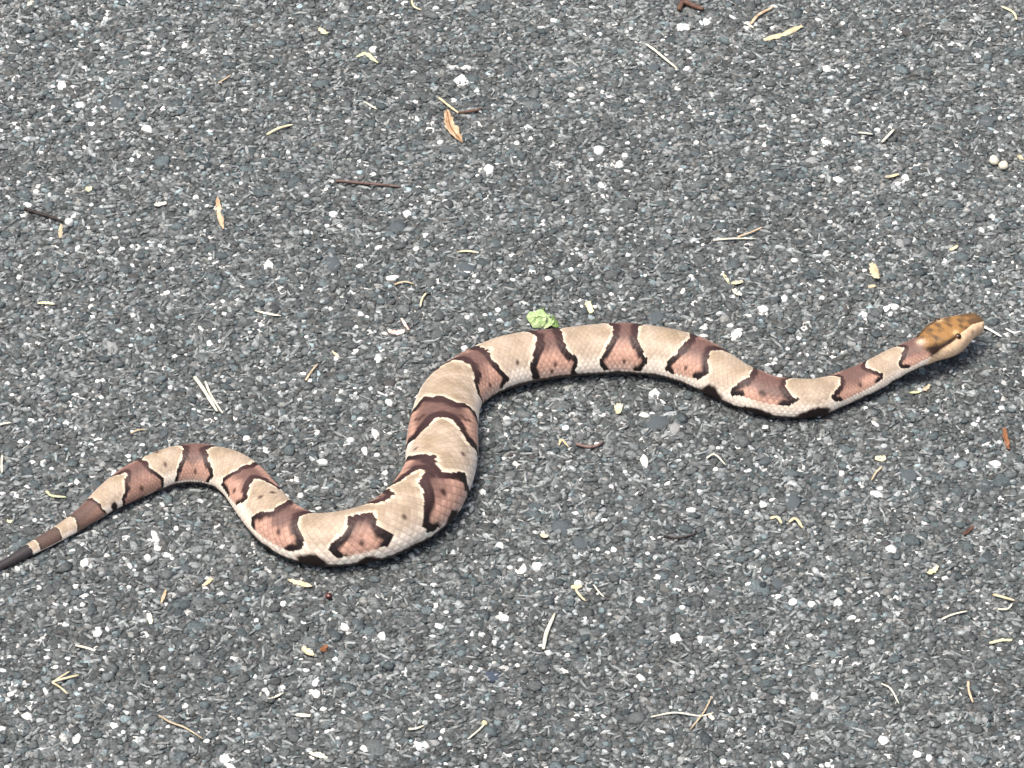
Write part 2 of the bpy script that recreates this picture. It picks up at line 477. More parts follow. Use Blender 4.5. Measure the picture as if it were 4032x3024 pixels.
# dark saddles as boundary curves (mm along the spine, degrees from the spine towards the right flank):
# rear edge and front edge on the right flank, then on the left flank where it differs (None = mirrored)
SADDLES = [
    ([(58.5, -15.0), (57.7, 34.0), (57.3, 86.0)], [(72.8, -26.0), (70.4, 24.0), (69.2, 88.0)], None, None),
    ([(83.0, -21.0), (79.9, 15.0), (77.5, 94.0)], [(99.3, -39.0), (94.5, 15.0), (94.1, 51.0), (95.3, 92.0)], None, None),
    ([(114.7, 4.0), (111.1, 17.0), (109.5, 39.0), (105.2, 66.0), (104.8, 116.0)], [(130.9, -15.0), (126.1, 4.0), (126.1, 30.0), (130.5, 64.0), (129.3, 94.0)], None, None),
    ([(147.5, -17.0), (144.7, 4.0), (143.9, 24.0), (138.4, 60.0), (136.0, 88.0)], [(155.4, -13.0), (159.0, 32.0), (163.7, 51.0), (165.3, 66.0), (160.9, 92.0)], None, None),
    ([(178.7, -9.0), (178.7, 17.0), (174.8, 58.0), (175.2, 75.0), (183.1, 81.0)], [(190.6, 2.0), (193.0, 17.0), (198.9, 39.0), (199.7, 45.0), (195.7, 75.0)], None, None),
    ([(214.7, -6.0), (214.7, 17.0), (210.4, 41.0), (208.0, 60.0), (210.0, 77.0)], [(227.4, -4.0), (229.7, 21.0), (232.5, 39.0), (234.5, 56.0), (233.7, 66.0), (230.5, 77.0)], None, None),
    ([(257.8, -4.0), (251.9, -4.0), (250.3, 21.0), (247.9, 36.0), (243.6, 51.0), (242.8, 60.0), (243.2, 69.0), (245.2, 79.0)], [(257.8, -4.0), (263.8, 2.0), (263.0, 24.0), (264.1, 43.0), (267.3, 58.0), (266.9, 66.0), (263.8, 73.0)], [(278.8, -4.0), (276.8, 0.0), (269.3, -6.0), (267.3, -19.0)], [(280.0, -4.0), (279.2, -15.0), (278.4, -28.0), (279.6, -34.0)]),
    ([(300.1, -2.0), (291.8, 2.0), (289.9, 17.0), (285.9, 36.0), (281.9, 47.0), (279.2, 69.0), (281.2, 84.0), (283.9, 88.0)], [(308.8, 6.0), (306.5, 6.0), (303.7, 21.0), (307.6, 41.0), (312.4, 58.0), (309.6, 79.0), (311.6, 101.0)], [(300.1, -2.0), (300.1, -15.0), (295.4, -24.0), (289.1, -30.0), (286.3, -36.0), (286.3, -98.0)], [(311.6, 4.0), (313.6, -32.0), (315.2, -45.0), (319.1, -62.0), (319.1, -98.0)]),
    ([(340.1, 2.0), (338.9, 15.0), (334.1, 30.0), (328.6, 45.0), (329.8, 79.0), (329.8, 98.0)], [(355.9, 0.0), (353.5, 21.0), (356.7, 47.0), (356.3, 62.0), (355.9, 77.0), (355.9, 98.0)], [(340.1, 2.0), (338.9, -11.0), (333.7, -24.0), (329.8, -47.0), (331.8, -71.0), (331.8, -98.0)], [(355.9, 0.0), (357.5, -21.0), (360.2, -41.0), (356.3, -56.0), (358.3, -79.0), (358.3, -98.0)]),
    ([(389.1, -17.0), (387.5, 6.0), (385.5, 30.0), (379.2, 43.0), (373.3, 62.0), (376.5, 86.0), (376.5, 98.0)], [(404.5, -9.0), (402.5, 2.0), (401.4, 26.0), (403.3, 49.0), (406.1, 66.0), (406.5, 77.0), (401.8, 90.0)], None, None),
    ([(429.8, -15.0), (427.9, 0.0), (426.7, 17.0), (422.3, 51.0), (421.1, 69.0), (423.1, 94.0)], [(441.3, -13.0), (440.5, 19.0), (442.9, 41.0), (447.2, 62.0), (446.8, 73.0), (444.9, 109.0)], None, None),
    ([(467.0, -30.0), (466.2, 13.0), (463.0, 39.0), (458.7, 64.0), (458.7, 77.0), (460.7, 92.0)], [(476.1, -39.0), (478.5, 19.0), (480.8, 39.0), (484.8, 62.0), (484.4, 77.0), (481.2, 94.0)], None, None),
    ([(502.6, -15.0), (503.0, 19.0), (501.0, 39.0), (497.1, 58.0), (496.3, 75.0), (500.6, 86.0)], [(516.8, -15.0), (516.4, 2.0), (518.4, 21.0), (523.2, 45.0), (522.8, 58.0), (518.4, 73.0)], None, None),
    ([(540.9, -4.0), (540.2, 21.0), (536.2, 54.0), (536.2, 64.0), (537.8, 73.0), (540.6, 64.0)], [(559.1, -24.0), (559.1, 15.0), (561.5, 34.0), (564.7, 45.0), (561.1, 66.0), (559.1, 64.0)], None, None),
    ([(587.6, 2.0), (585.2, 24.0), (580.9, 36.0), (577.7, 47.0), (577.7, 60.0), (581.7, 75.0)], [(603.4, 2.0), (606.2, 26.0), (609.0, 51.0), (607.8, 62.0), (605.0, 66.0)], None, None),
    ([(626.0, 4.0), (623.2, 30.0), (619.2, 49.0), (620.0, 64.0), (624.0, 77.0)], [(638.0, -2.0), (638.0, 60.0), (638.0, 66.0)], None, None),
]
SPOTS = [
    (116.7, 66.0),
    (133.7, 30.0),
    (151.1, 64.0),
    (188.6, 54.0),
    (223.4, 49.0),
    (274.4, 36.0),
    (295.4, 45.0),
    (255.1, 56.0),
    (203.6, 15.0),
    (391.1, 69.0),
    (414.4, 49.0),
    (435.0, 66.0),
    (433.0, 81.0),
    (344.0, -34.0),
    (342.8, -41.0),
    (344.8, 49.0),
    (295.8, 41.0),
    (320.3, 43.0),
    (472.5, 71.0),
    (509.7, 60.0),
    (550.4, 41.0),
    (549.3, 39.0),
    (595.5, 49.0),
]
BLOTCHES = [
    (100.0, 79.0, 3.0, 2.6),
    (219.5, 103.0, 5, 4),
    (236.5, 92.0, 8, 5),
    (256.2, 96.0, 6, 4),
    (273.6, 101.0, 7.5, 5),
    (294.2, 86.0, 5, 4),
    (527.1, 90.0, 9, 5),
    (548.5, 96.0, 9, 3.2),
    (571.4, 86.0, 10, 3.5),
    (597.9, 99.0, 4, 2),
    (614.5, 107.0, 7, 3.2),
    (627.5, 118.0, 3.5, 2),
]

def seg_dist(px, py, poly):
    d = np.full(px.shape, 1e9)
    for (x0, y0), (x1, y1) in zip(poly[:-1], poly[1:]):
        vx, vy = x1-x0, y1-y0
        t = np.clip(((px-x0)*vx+(py-y0)*vy)/(vx*vx+vy*vy+1e-9), 0, 1)
        d = np.minimum(d, np.hypot(px-x0-t*vx, py-y0-t*vy))
    return d

def inside(px, py, poly):
    r = np.zeros(px.shape, bool)
    j = len(poly)-1
    for i in range(len(poly)):
        xi, yi = poly[i]; xj, yj = poly[j]
        if yi != yj:
            r ^= ((yi > py) != (yj > py)) & (px < (xj-xi)*(py-yi)/(yj-yi)+xi)
        j = i
    return r

def sstep(a, b, x):
    t = np.clip((x-a)/(b-a), 0, 1)
    return t*t*(3-2*t)

def lerp(A, B, t):
    return A+(np.asarray(B)-A)*t[..., None]

def vhash(i, j):
    h = np.sin(i*127.1+j*311.7)*43758.5453
    return h-np.floor(h)

def build_snake():
    NR, NP = 1750, 168
    u, R, T, side, up = snake_rings(STATIONS, NR)
    psi = np.linspace(-np.pi, np.pi, NP, endpoint=False)
    a, b = R[:, 3], R[:, 4]
    boxy = .22*sstep(U_HEAD-2, U_HEAD+12, u)
    lat, upp = section(psi[None], a[:, None], b[:, None], boxy[:, None])
    # lattice of keeled scales
    kap = 19/(2*np.pi)
    sig = np.concatenate([[0], np.cumsum(np.diff(u)/np.maximum(0.215*a[1:], .7))])
    p = sig[:, None]+kap*psi[None]; q = sig[:, None]-kap*psi[None]
    pc, qc = np.floor(p)+.5, np.floor(q)+.5
    fp, fq = p-pc, q-qc
    dmax = np.maximum(np.abs(fp), np.abs(fq))*2
    head = sstep(U_HEAD+2, U_HEAD+12, u)[:, None]
    tailf = sstep(2.0, 6.0, a)[:, None]
    dome = 1-dmax**3
    keel = np.exp(-((fp-fq)/.10)**2)*.25
    tilt = -(fp+fq)*.5                                    # rear edge of each scale lies proud of the next
    hgt = (dome*.17+keel*.15+tilt*.13)*(1-.5*head)*tailf*np.clip(np.cos(psi)[None]*.8+.9, 0, 1)
    belly = sstep(np.radians(128), np.radians(140), np.abs(psi))[None]
    hgt = hgt*(1-belly)+belly*.12*np.sin(sig*2*np.pi)[:, None]*tailf
    # slow unevenness of a living body
    wob = 1+.012*np.sin(u/9.0+1)+.010*np.sin(u/23.0)
    nrm_l, nrm_u = np.sin(psi)[None], np.cos(psi)[None]
    lat = lat*wob[:, None]+hgt*nrm_l; upp = upp*wob[:, None]+hgt*nrm_u
    V = R[:, None, :3]+side[:, None]*lat[..., None]+up[:, None]*upp[..., None]
    # ---- pattern, evaluated half way towards each scale's centre so that edges step from scale to scale
    uc = np.interp((pc+qc)/2, sig, u); psc = (pc-qc)/(2*kap)
    jag = .34*(1-head)
    pu = u[:, None]*(1-jag)+uc*jag+(vhash(pc, qc)-.5)*1.15*(1-head)*np.clip(a/14, .3, 1)[:, None]; pp = psi[None]*(1-jag)+psc*jag
    reff = np.interp(pu, u, (a+b)/2); py = pp*reff
    ad = np.degrees(np.abs(pp))
    hsh = vhash(pc, qc)
    fine = (hsh-.5)
    nlow = smooth_noise2(pu+500, py+500, 5.5, 7)-.5
    tan = np.array(lin(181, 164, 146)); tan_d = np.array(lin(148, 131, 108)); cream = np.array(lin(236, 221, 197)); flank = np.array(lin(252, 238, 222))
    base = np.broadcast_to(tan, V.shape).copy()
    base = lerp(base, tan_d, np.clip(.55*(1-sstep(12, 60, ad))+nlow*.9, 0, 1))
    dist = np.full(pu.shape, 1e3); ins = np.zeros(pu.shape, bool)
    for rear, front, rear_f, front_f in SADDLES:
        allu = [q_[0] for q_ in rear+front+(rear_f or [])+(front_f or [])]
        i0, i1 = np.searchsorted(u, [min(allu)-16, max(allu)+16])
        sl = slice(i0, i1)
        X, Y = pu[sl], py[sl]
        for far in (False, True):
            if far and rear_f: Ra, Fa = rear_f, front_f
            elif far: Ra, Fa = [(x, -y) for x, y in rear], [(x, -y) for x, y in front]
            else: Ra, Fa = rear, front
            sgn = -1 if far else 1
            def half(c):
                c = [(x, y) for x, y in c]
                keep = [(x, y) for x, y in c if y*sgn > 0]
                if not keep: keep = [c[-1]]
                closed = (rear_f is not None and far and abs(rear[0][0]-front[0][0]) < .1)
                if not closed:
                    # spine crossing
                    pre = [q_ for q_ in c if q_[1]*sgn <= 0]
                    u0 = pre[-1][0] if pre and abs(pre[-1][1]) < 15 else keep[0][0]
                    keep = [(u0, -2*sgn)]+keep
                return [(x, math.radians(y)*float(np.interp(x, u, (a+b)/2))) for x, y in keep]
            if rear_f and abs(rear[0][0]-front[0][0]) < .1:      # a saddle broken along the spine
                cv_ = lambda c: [(x, math.radians(y)*float(np.interp(x, u, (a+b)/2))) for x, y in c]
                hr, hf = cv_(Ra), cv_(Fa)
                if far:
                    hr = cv_([(278.5, -12), (273, -11), (268, -19), (264, -40), (262, -75)]); hf = cv_([(278.5, -12), (281, -25), (283, -45), (284, -75)])
            else:
                hr, hf = half(Ra), half(Fa)
            ins[sl] |= inside(X, Y, hr+hf[::-1])
            dist[sl] = np.minimum(dist[sl], np.minimum(seg_dist(X, Y, hr), seg_dist(X, Y, hf)))
    tail_dark = pu < 53.5
    ins |= tail_dark
    dist = np.where(pu < 80, np.minimum(dist, np.abs(pu-53.5)), dist)
    rel = np.clip(reff/14, .25, 1.1)                      # pattern shrinks with the body
    d = dist/rel
    # pale ground: cream rim, pale flank
    rim = np.exp(-(d/1.25)**2)*.8*(1-.85*sstep(628, 631, pu))
    pale = lerp(base, cream, np.clip(rim, 0, 1))
    fl = sstep(46, 82, ad+nlow*16)
    pale = lerp(pale, flank, fl*.9)
    # saddles: dark rim, warm middle that fades to pink low on the flank
    rim_up, rim_lo = np.array(lin(60, 40, 38)), np.array(lin(32, 17, 17))
    rimc = lerp(np.broadcast_to(rim_up, V.shape).copy(), rim_lo, sstep(15, 60, ad))
    mid_up, mid_lo = np.array(lin(108, 82, 75)), np.array(lin(194, 154, 136))
    mid = lerp(np.broadcast_to(mid_up, V.shape).copy(), mid_lo, sstep(20, 58, ad+nlow*26)*(.55+.45*sstep(110, 200, pu)))
    mid = lerp(mid, np.array(lin(228, 198, 182)), sstep(66, 90, ad)*.8*sstep(100, 200, pu))
    wid = np.interp(ad, [0, 30, 60, 100], [4.3, 4.0, 3.6, 3.0])
    sad = lerp(rimc, mid, sstep(.78, 1.3, d/wid+nlow*.35))
    dkn = sstep(95, 112, ad)
    sad = lerp(sad, flank*.92, dkn*.8)
    taild = sstep(102, 75, pu)
    sad = lerp(sad, np.array(lin(84, 70, 63)), np.clip(taild*.85, 0, 1)*(1-.35*sstep(60, 100, ad)))
    sad = lerp(sad, np.array(lin(52, 50, 52)), (tail_dark*.95).astype(float))
    Cc = np.where(ins[..., None], sad, pale)
    # small dark scales on the flanks, black blotches along the belly edge
    for us, ps in SPOTS:
        for sg in (1, -1):
            rr = float(np.interp(us, u, (a+b)/2))
            e = ((u[:, None]-us)/1.1)**2+((psi[None]-math.radians(ps*sg))*rr/1.35)**2
            Cc = lerp(Cc, np.array(lin(58, 36, 30)), np.exp(-e**1.5)*.9)
    for us, ps, w, h in BLOTCHES:
        for sg in (1, -1):
            rr = float(np.interp(us, u, (a+b)/2))
            e = np.sqrt(((pu-us)/(w*.62))**2+((pp-math.radians((ps+8)*sg))*rr/(h*.95))**2)
            Cc = lerp(Cc, np.array(lin(34, 22, 20)), sstep(1.25, .85, e+nlow*.5))
    bel = sstep(118, 140, ad)
    Cc = lerp(Cc, np.array(lin(205, 190, 172)), bel*.8*(pu > 60))
    shade_n = smooth_noise2(pu+77, py+77, 3.5, 21)-.5
    Cc = lerp(Cc, np.array(lin(44, 30, 28)), sstep(92, 100, ad+shade_n*9)*.94)  # dark lower edge: contact shade painted into the skin along with dusky belly pigment
    # head
    hu = (u[:, None]-U_HEAD)/(u[-1]-U_HEAD)+0*psi[None]
    adh = np.degrees(np.abs(psi))[None]+0*u[:, None]
    line = np.interp(hu, [-.1, 0, .36, .45, .75, 1.0], [68, 66, 47, 39, 36, 44])
    cop, cop2 = np.array(lin(150, 112, 66)), np.array(lin(96, 74, 50))
    nh = smooth_noise2(pu*1.0+90, py+90, 2.2, 9)-.5
    top = lerp(np.broadcast_to(cop, V.shape).copy(), cop2, np.clip(.32+nh*2.4+.75*sstep(.5, .75, hu), 0, 1))
    chk = lerp(np.broadcast_to(np.array(lin(246, 214, 176)), V.shape).copy(), np.array(lin(226, 188, 152)), np.clip(.4+nh*1.2, 0, 1))
    rr = np.radians(adh-line)*((a+b)/2)[:, None]
    hc = np.where((rr > 0)[..., None], chk, top)
    stripe = np.exp(-((rr+1.0)/(1.2+1.4*sstep(.3, .0, hu)))**2)*sstep(.47, .40, hu)*sstep(-.06, .02, hu)+.85*np.exp(-((hu-.0)/.055)**2)*sstep(20, 50, adh)*(rr < .4)
    hc = lerp(hc, np.array(lin(30, 17, 8)), np.clip(stripe, 0, 1)*.95)
    brow = np.exp(-((hu-.43)/.045)**2-((adh-27)/8)**2)
    hc = lerp(hc, np.array(lin(226, 196, 146)), brow*.7)
    lip = np.exp(-((adh-103-6*np.sin(hu*5))/2.6)**2)*(hu > .12)
    hc = lerp(hc, np.array(lin(92, 62, 46)), lip*.8)
    nos = np.exp(-((hu-.93)/.02)**2-((adh-62)/9)**2)
    hc = lerp(hc, np.array(lin(60, 38, 24)), nos*.8)
    pit = np.exp(-((hu-.70)/.025)**2-((adh-66)/7)**2)
    hc = lerp(hc, np.array(lin(120, 78, 52)), pit*.7)
    chin = sstep(112, 135, adh)
    hc = lerp(hc, np.array(lin(236, 222, 200)), chin*.8)
    edge = np.interp(adh, [0, 30, 60, 75, 100, 180], [-.03, -.02, .0, .0, -.06, -.1])
    hm = sstep(-.02, .025, hu-edge)
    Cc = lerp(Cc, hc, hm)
    nape = np.exp(-((u[:, None]-634.2)/1.6)**2-((np.degrees(psi)[None]-2)/16)**2)
    Cc = lerp(Cc, np.array(lin(225, 196, 172)), nape*.8)
    # scale by scale: tint, darker skin between scales
    Cc = Cc*(1+fine*.18*(1-.5*head))[..., None]
    gap = sstep(.80, 1.0, dmax)*(1-.35*head)*tailf*(1-belly)
    Cc = Cc*(1-(.24+.20*ins*sstep(30, 60, ad)+.08*sstep(50, 80, ad))*gap)[..., None]
    Cc = np.clip(Cc, .008, .92)
    # ---- mesh
    V = V*.001
    V[..., 2] += .0006
    verts = np.vstack([V.reshape(-1, 3), V[0].mean(0)[None], V[-1].mean(0)[None]])
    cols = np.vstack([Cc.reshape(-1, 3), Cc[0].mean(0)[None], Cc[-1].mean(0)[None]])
    I = np.arange(NR*NP).reshape(NR, NP); J = np.roll(I, -1, 1)
    quads = np.stack([I[:-1], I[1:], J[1:], J[:-1]], -1).reshape(-1, 4)
    t0, t1 = NR*NP, NR*NP+1
    caps = np.concatenate([np.stack([np.full(NP, t0), I[0], J[0]], -1), np.stack([np.full(NP, t1), J[-1], I[-1]], -1)])
    me = mesh_from('body', verts, [quads, caps])
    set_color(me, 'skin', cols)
    m, nt, bs = material('snake_skin', .52, .32)
    N, L = nt.nodes, nt.links
    at = N.new('ShaderNodeVertexColor'); at.layer_name = 'skin'
    tc = N.new('ShaderNodeTexCoord')
    nz = N.new('ShaderNodeTexNoise'); nz.inputs['Scale'].default_value = 1300; nz.inputs['Detail'].default_value = 3
    L.new(tc.outputs['Object'], nz.inputs['Vector'])
    mr = N.new('ShaderNodeMapRange'); mr.inputs['From Min'].default_value = .3; mr.inputs['From Max'].default_value = .7
    mr.inputs['To Min'].default_value = .86; mr.inputs['To Max'].default_value = 1.12
    L.new(nz.outputs['Fac'], mr.inputs['Value'])
    mx = N.new('ShaderNodeMix'); mx.data_type = 'RGBA'; mx.blend_type = 'MULTIPLY'; mx.inputs['Factor'].default_value = 1
    L.new(at.outputs['Color'], mx.inputs['A']); L.new(mr.outputs['Result'], mx.inputs['B'])
    L.new(mx.outputs['Result'], bs.inputs['Base Color'])
    bp = N.new('ShaderNodeBump'); bp.inputs['Strength'].default_value = .35; bp.inputs['Distance'].default_value = .0002
    L.new(nz.outputs['Fac'], bp.inputs['Height']); L.new(bp.outputs['Normal'], bs.inputs['Normal'])
    root = bpy.data.objects.new('snake', None); COL.objects.link(root)
    tag(root, 'tan and brown banded snake with copper head stretched in curves over the asphalt', 'snake')
    root.empty_display_size = .05
    body = link('body', me, m, root, smooth=True)
    body['label'] = 'banded scaly body, narrow dark tail to wedge shaped copper head'
    # eyes
    em = noisy('snake_eye', lin(46, 28, 13), lin(78, 50, 22), 900, .2, .5)
    pm, _, pb = material('pupil', .15, .5); pb.inputs['Base Color'].default_value = (.006, .005, .004, 1)
    i = int(np.searchsorted(u, U_HEAD+.425*(u[-1]-U_HEAD)))
    for sg in (1, -1):
        j = int(np.argmin(np.abs(psi-math.radians(46)*sg)))
        c = Vector(V[i, j]); ax = Vector(T[i]); out = (Vector(side[i])*sg*.86+Vector(up[i])*.5).normalized()
        rad = .0019
        w = out.cross(ax).normalized()
        def ball(name, cen, rx, ry, rz, mat, par):
            th = np.linspace(0, np.pi, 13); ph = np.linspace(0, 2*np.pi, 20, endpoint=False)
            A = np.stack([np.outer(np.sin(th), np.cos(ph)), np.outer(np.sin(th), np.sin(ph)), np.outer(np.cos(th), np.ones(20))], -1).reshape(-1, 3)*(rx, ry, rz)
            M = np.array([ax, w, out])
            P = A@M+np.array(cen)
            I2 = np.arange(13*20).reshape(13, 20); J2 = np.roll(I2, -1, 1)
            return link(name, mesh_from(name, P, np.stack([I2[:-1], I2[1:], J2[1:], J2[:-1]], -1).reshape(-1, 4)), mat, par, True)
        e = ball('eye', c-out*rad*.45, rad, rad*.92, rad*.9, em, root)
        ball('pupil', c-out*rad*.45+out*rad*.55, rad*.26, rad*.62, rad*.45, pm, e)
    return root

build_snake()

# ------------------------------------------------------------------ litter lying on the road
LM = dict(
    pale=noisy('pale_straw', (0.58, 0.56, 0.44), (0.8, 0.77, 0.62), 300, .6, .3, .4),
    cream=noisy('cream_straw', (0.56, 0.53, 0.42), (0.78, 0.75, 0.62), 300, .6, .3, .4),
    yellow=noisy('yellow_leaf', (0.54, 0.49, 0.3), (0.74, 0.69, 0.48), 300, .6, .3, .4),
    gold=noisy('gold_leaf', (0.48, 0.4, 0.24), (0.7, 0.62, 0.43), 300, .6, .3, .4),
    lime=noisy('lime_leaf', (0.5, 0.52, 0.28), (0.7, 0.71, 0.46), 300, .6, .3, .4),
    tan=noisy('tan_stem', (0.36, 0.29, 0.19), (0.6, 0.5, 0.36), 300, .65, .3, .4),
    orange=noisy('orange_leaf', (0.4, 0.26, 0.15), (0.66, 0.51, 0.36), 220, .6, .3, .4),
    rust=noisy('rust_leaf', (.16, .065, .03), (.34, .16, .08), 300, .7, .3, .4),
    pink=noisy('pink_petal', (.62, .40, .34), (.74, .62, .56), 300, .6, .3, .3),
    brown=noisy('brown_bark', (.055, .026, .018), (.15, .085, .062), 300, .7, .3, .5),
    pinkbrown=noisy('pinkish_bark', (.06, .035, .03), (.24, .16, .14), 260, .65, .3, .5),
    dark=noisy('black_bark', (.018, .014, .013), (.05, .04, .036), 300, .7, .3, .5),
    darkred=noisy('dark_berry', (.05, .010, .010), (.12, .03, .026), 300, .3, .5, .3),
    white=noisy('white_straw', (.62, .62, .58), (.8, .8, .76), 300, .6, .3, .3),
    green=noisy('green_leaf', (.20, .32, .11), (.52, .64, .36), 330, .55, .35, .5),
    green_dark=noisy('green_leaf_under', (.10, .17, .05), (.20, .30, .10), 260, .6, .3, .4))

def gz(x, y, lift=.0007):
    return float(road_height(np.array([x]), np.array([y]))[0])+lift

def bend(pts, m=5):
    P = np.array(pts, float)
    if len(P) == 2: P = np.array([P[0], (P[0]+P[1])/2, P[1]])
    return catmull(P, m)

def tube_mesh(name, P3, w, flat=.65, taper=(.75, .55), seed=0):
    """slightly flattened, uneven stalk along 3D points"""
    r = np.random.default_rng(seed)
    P3 = np.asarray(P3, float); n = len(P3); k = 7
    T = np.gradient(P3, axis=0); T /= np.linalg.norm(T, axis=1)[:, None]
    S = np.cross(T, (0, 0, 1.)); S /= np.linalg.norm(S, axis=1)[:, None]; U = np.cross(S, T)
    t = np.linspace(0, 1, n)
    rad = w/2*np.interp(t, [0, .12, .8, 1], [taper[0], 1, .9, taper[1]])*(1+r.uniform(-.12, .12, n))
    ph = np.linspace(0, 2*np.pi, k, endpoint=False)
    V = P3[:, None]+S[:, None]*(rad[:, None]*np.cos(ph))[..., None]+U[:, None]*(rad[:, None]*np.sin(ph)*flat)[..., None]
    V = np.vstack([V.reshape(-1, 3), P3[0], P3[-1]])
    I = np.arange(n*k).reshape(n, k); J = np.roll(I, -1, 1)
    q = np.stack([I[:-1], J[:-1], J[1:], I[1:]], -1).reshape(-1, 4)
    c = np.concatenate([np.stack([np.full(k, n*k), J[0], I[0]], -1), np.stack([np.full(k, n*k+1), I[-1], J[-1]], -1)])
    return mesh_from(name, V, [q, c])

def stalk_points(pts, w, seed):
    r = np.random.default_rng(seed)
    P = bend(pts, 6)
    z = np.array([gz(x, y, .0009+w*.28) for x, y in P])
    arch = np.sin(np.linspace(0, np.pi, len(P)))*r.uniform(-.1, .5)*.0014
    k = np.ones(5)/5
    zz = np.convolve(np.pad(z, 2, mode='edge'), k, 'valid')
    return np.column_stack([P, zz+arch])

def blade_mesh(name, pts, w, seed, curl=.35, fold=.3, thick=.00022, shape='lens'):
    """thin leaf piece: outline around an axis, folded along it, curled, with thickness and ragged rim"""
    r = np.random.default_rng(seed)
    P = bend(pts, 7); n = len(P); m = 7
    T = np.gradient(P, axis=0); T /= np.linalg.norm(T, axis=1)[:, None]
    S = np.stack([T[:, 1], -T[:, 0]], 1)
    t = np.linspace(0, 1, n)
    Ln = np.linalg.norm(P[-1]-P[0])
    if shape == 'lens':
        prof = np.sin(np.pi*np.clip(t, .03, .97))**.7
    else:
        prof = np.interp(t, [0, .15, .5, .8, 1], [.35+.3*r.random(), .85, 1, .8, .3+.4*r.random()])
    e1 = prof*(1+r.uniform(-.3, .3, n)); e2 = prof*(1+r.uniform(-.3, .3, n))
    s = np.linspace(-1, 1, m)
    off = np.where(s[None] < 0, s[None]*e1[:, None], s[None]*e2[:, None])*w/2
    z0 = float(np.mean([gz(x, y, .0010) for x, y in P]))
    tilt = r.uniform(-.35, .35)
    Z = z0+fold*np.abs(off)*(1 if r.random() < .6 else -.6)+curl*w*((2*t-1)**2)[:, None]*r.uniform(.2, .8)+off*tilt
    Z = Z+r.uniform(-.08, .08, Z.shape)*w
    Z = Z-Z.min()+z0-.0004
    XY = P[:, None]+S[:, None]*off[..., None]
    top = np.concatenate([XY, Z[..., None]], -1)
    bot = top.copy(); bot[..., 2] -= thick
    V = np.vstack([top.reshape(-1, 3), bot.reshape(-1, 3)])
    I = np.arange(n*m).reshape(n, m); B = I+n*m
    f1 = np.stack([I[:-1, :-1], I[:-1, 1:], I[1:, 1:], I[1:, :-1]], -1).reshape(-1, 4)
    f2 = np.stack([B[:-1, :-1], B[1:, :-1], B[1:, 1:], B[:-1, 1:]], -1).reshape(-1, 4)
    loop = np.concatenate([I[0, :], I[1:, -1], I[-1, -2::-1], I[-2:0:-1, 0]])
    l2 = np.roll(loop, -1)
    f3 = np.stack([l2, loop, loop+n*m, l2+n*m], -1)
    return mesh_from(name, V, [f1, f2, f3])

def nugget(name, x, y, d, mat, seed):
    r = np.random.default_rng(seed)
    th = np.linspace(0, np.pi, 9); ph = np.linspace(0, 2*np.pi, 14, endpoint=False)
    A = np.stack([np.outer(np.sin(th), np.cos(ph)), np.outer(np.sin(th), np.sin(ph)), np.outer(np.cos(th), np.ones(14))], -1).reshape(-1, 3)
    dirs = r.normal(size=(7, 3)); dirs /= np.linalg.norm(dirs, axis=1)[:, None]
    cut = (A@dirs.T).max(1)
    A = A*np.minimum(1, .80/np.maximum(cut, .5))[:, None]
    A = A*(d*.58, d*.58, d*.5)
    A += (x, y, gz(x, y, .0004)+d*.36)
    I = np.arange(9*14).reshape(9, 14); J = np.roll(I, -1, 1)
    return link(name, mesh_from(name, A, np.stack([I[:-1], I[1:], J[1:], J[:-1]], -1).reshape(-1, 4)), mat, None, True)

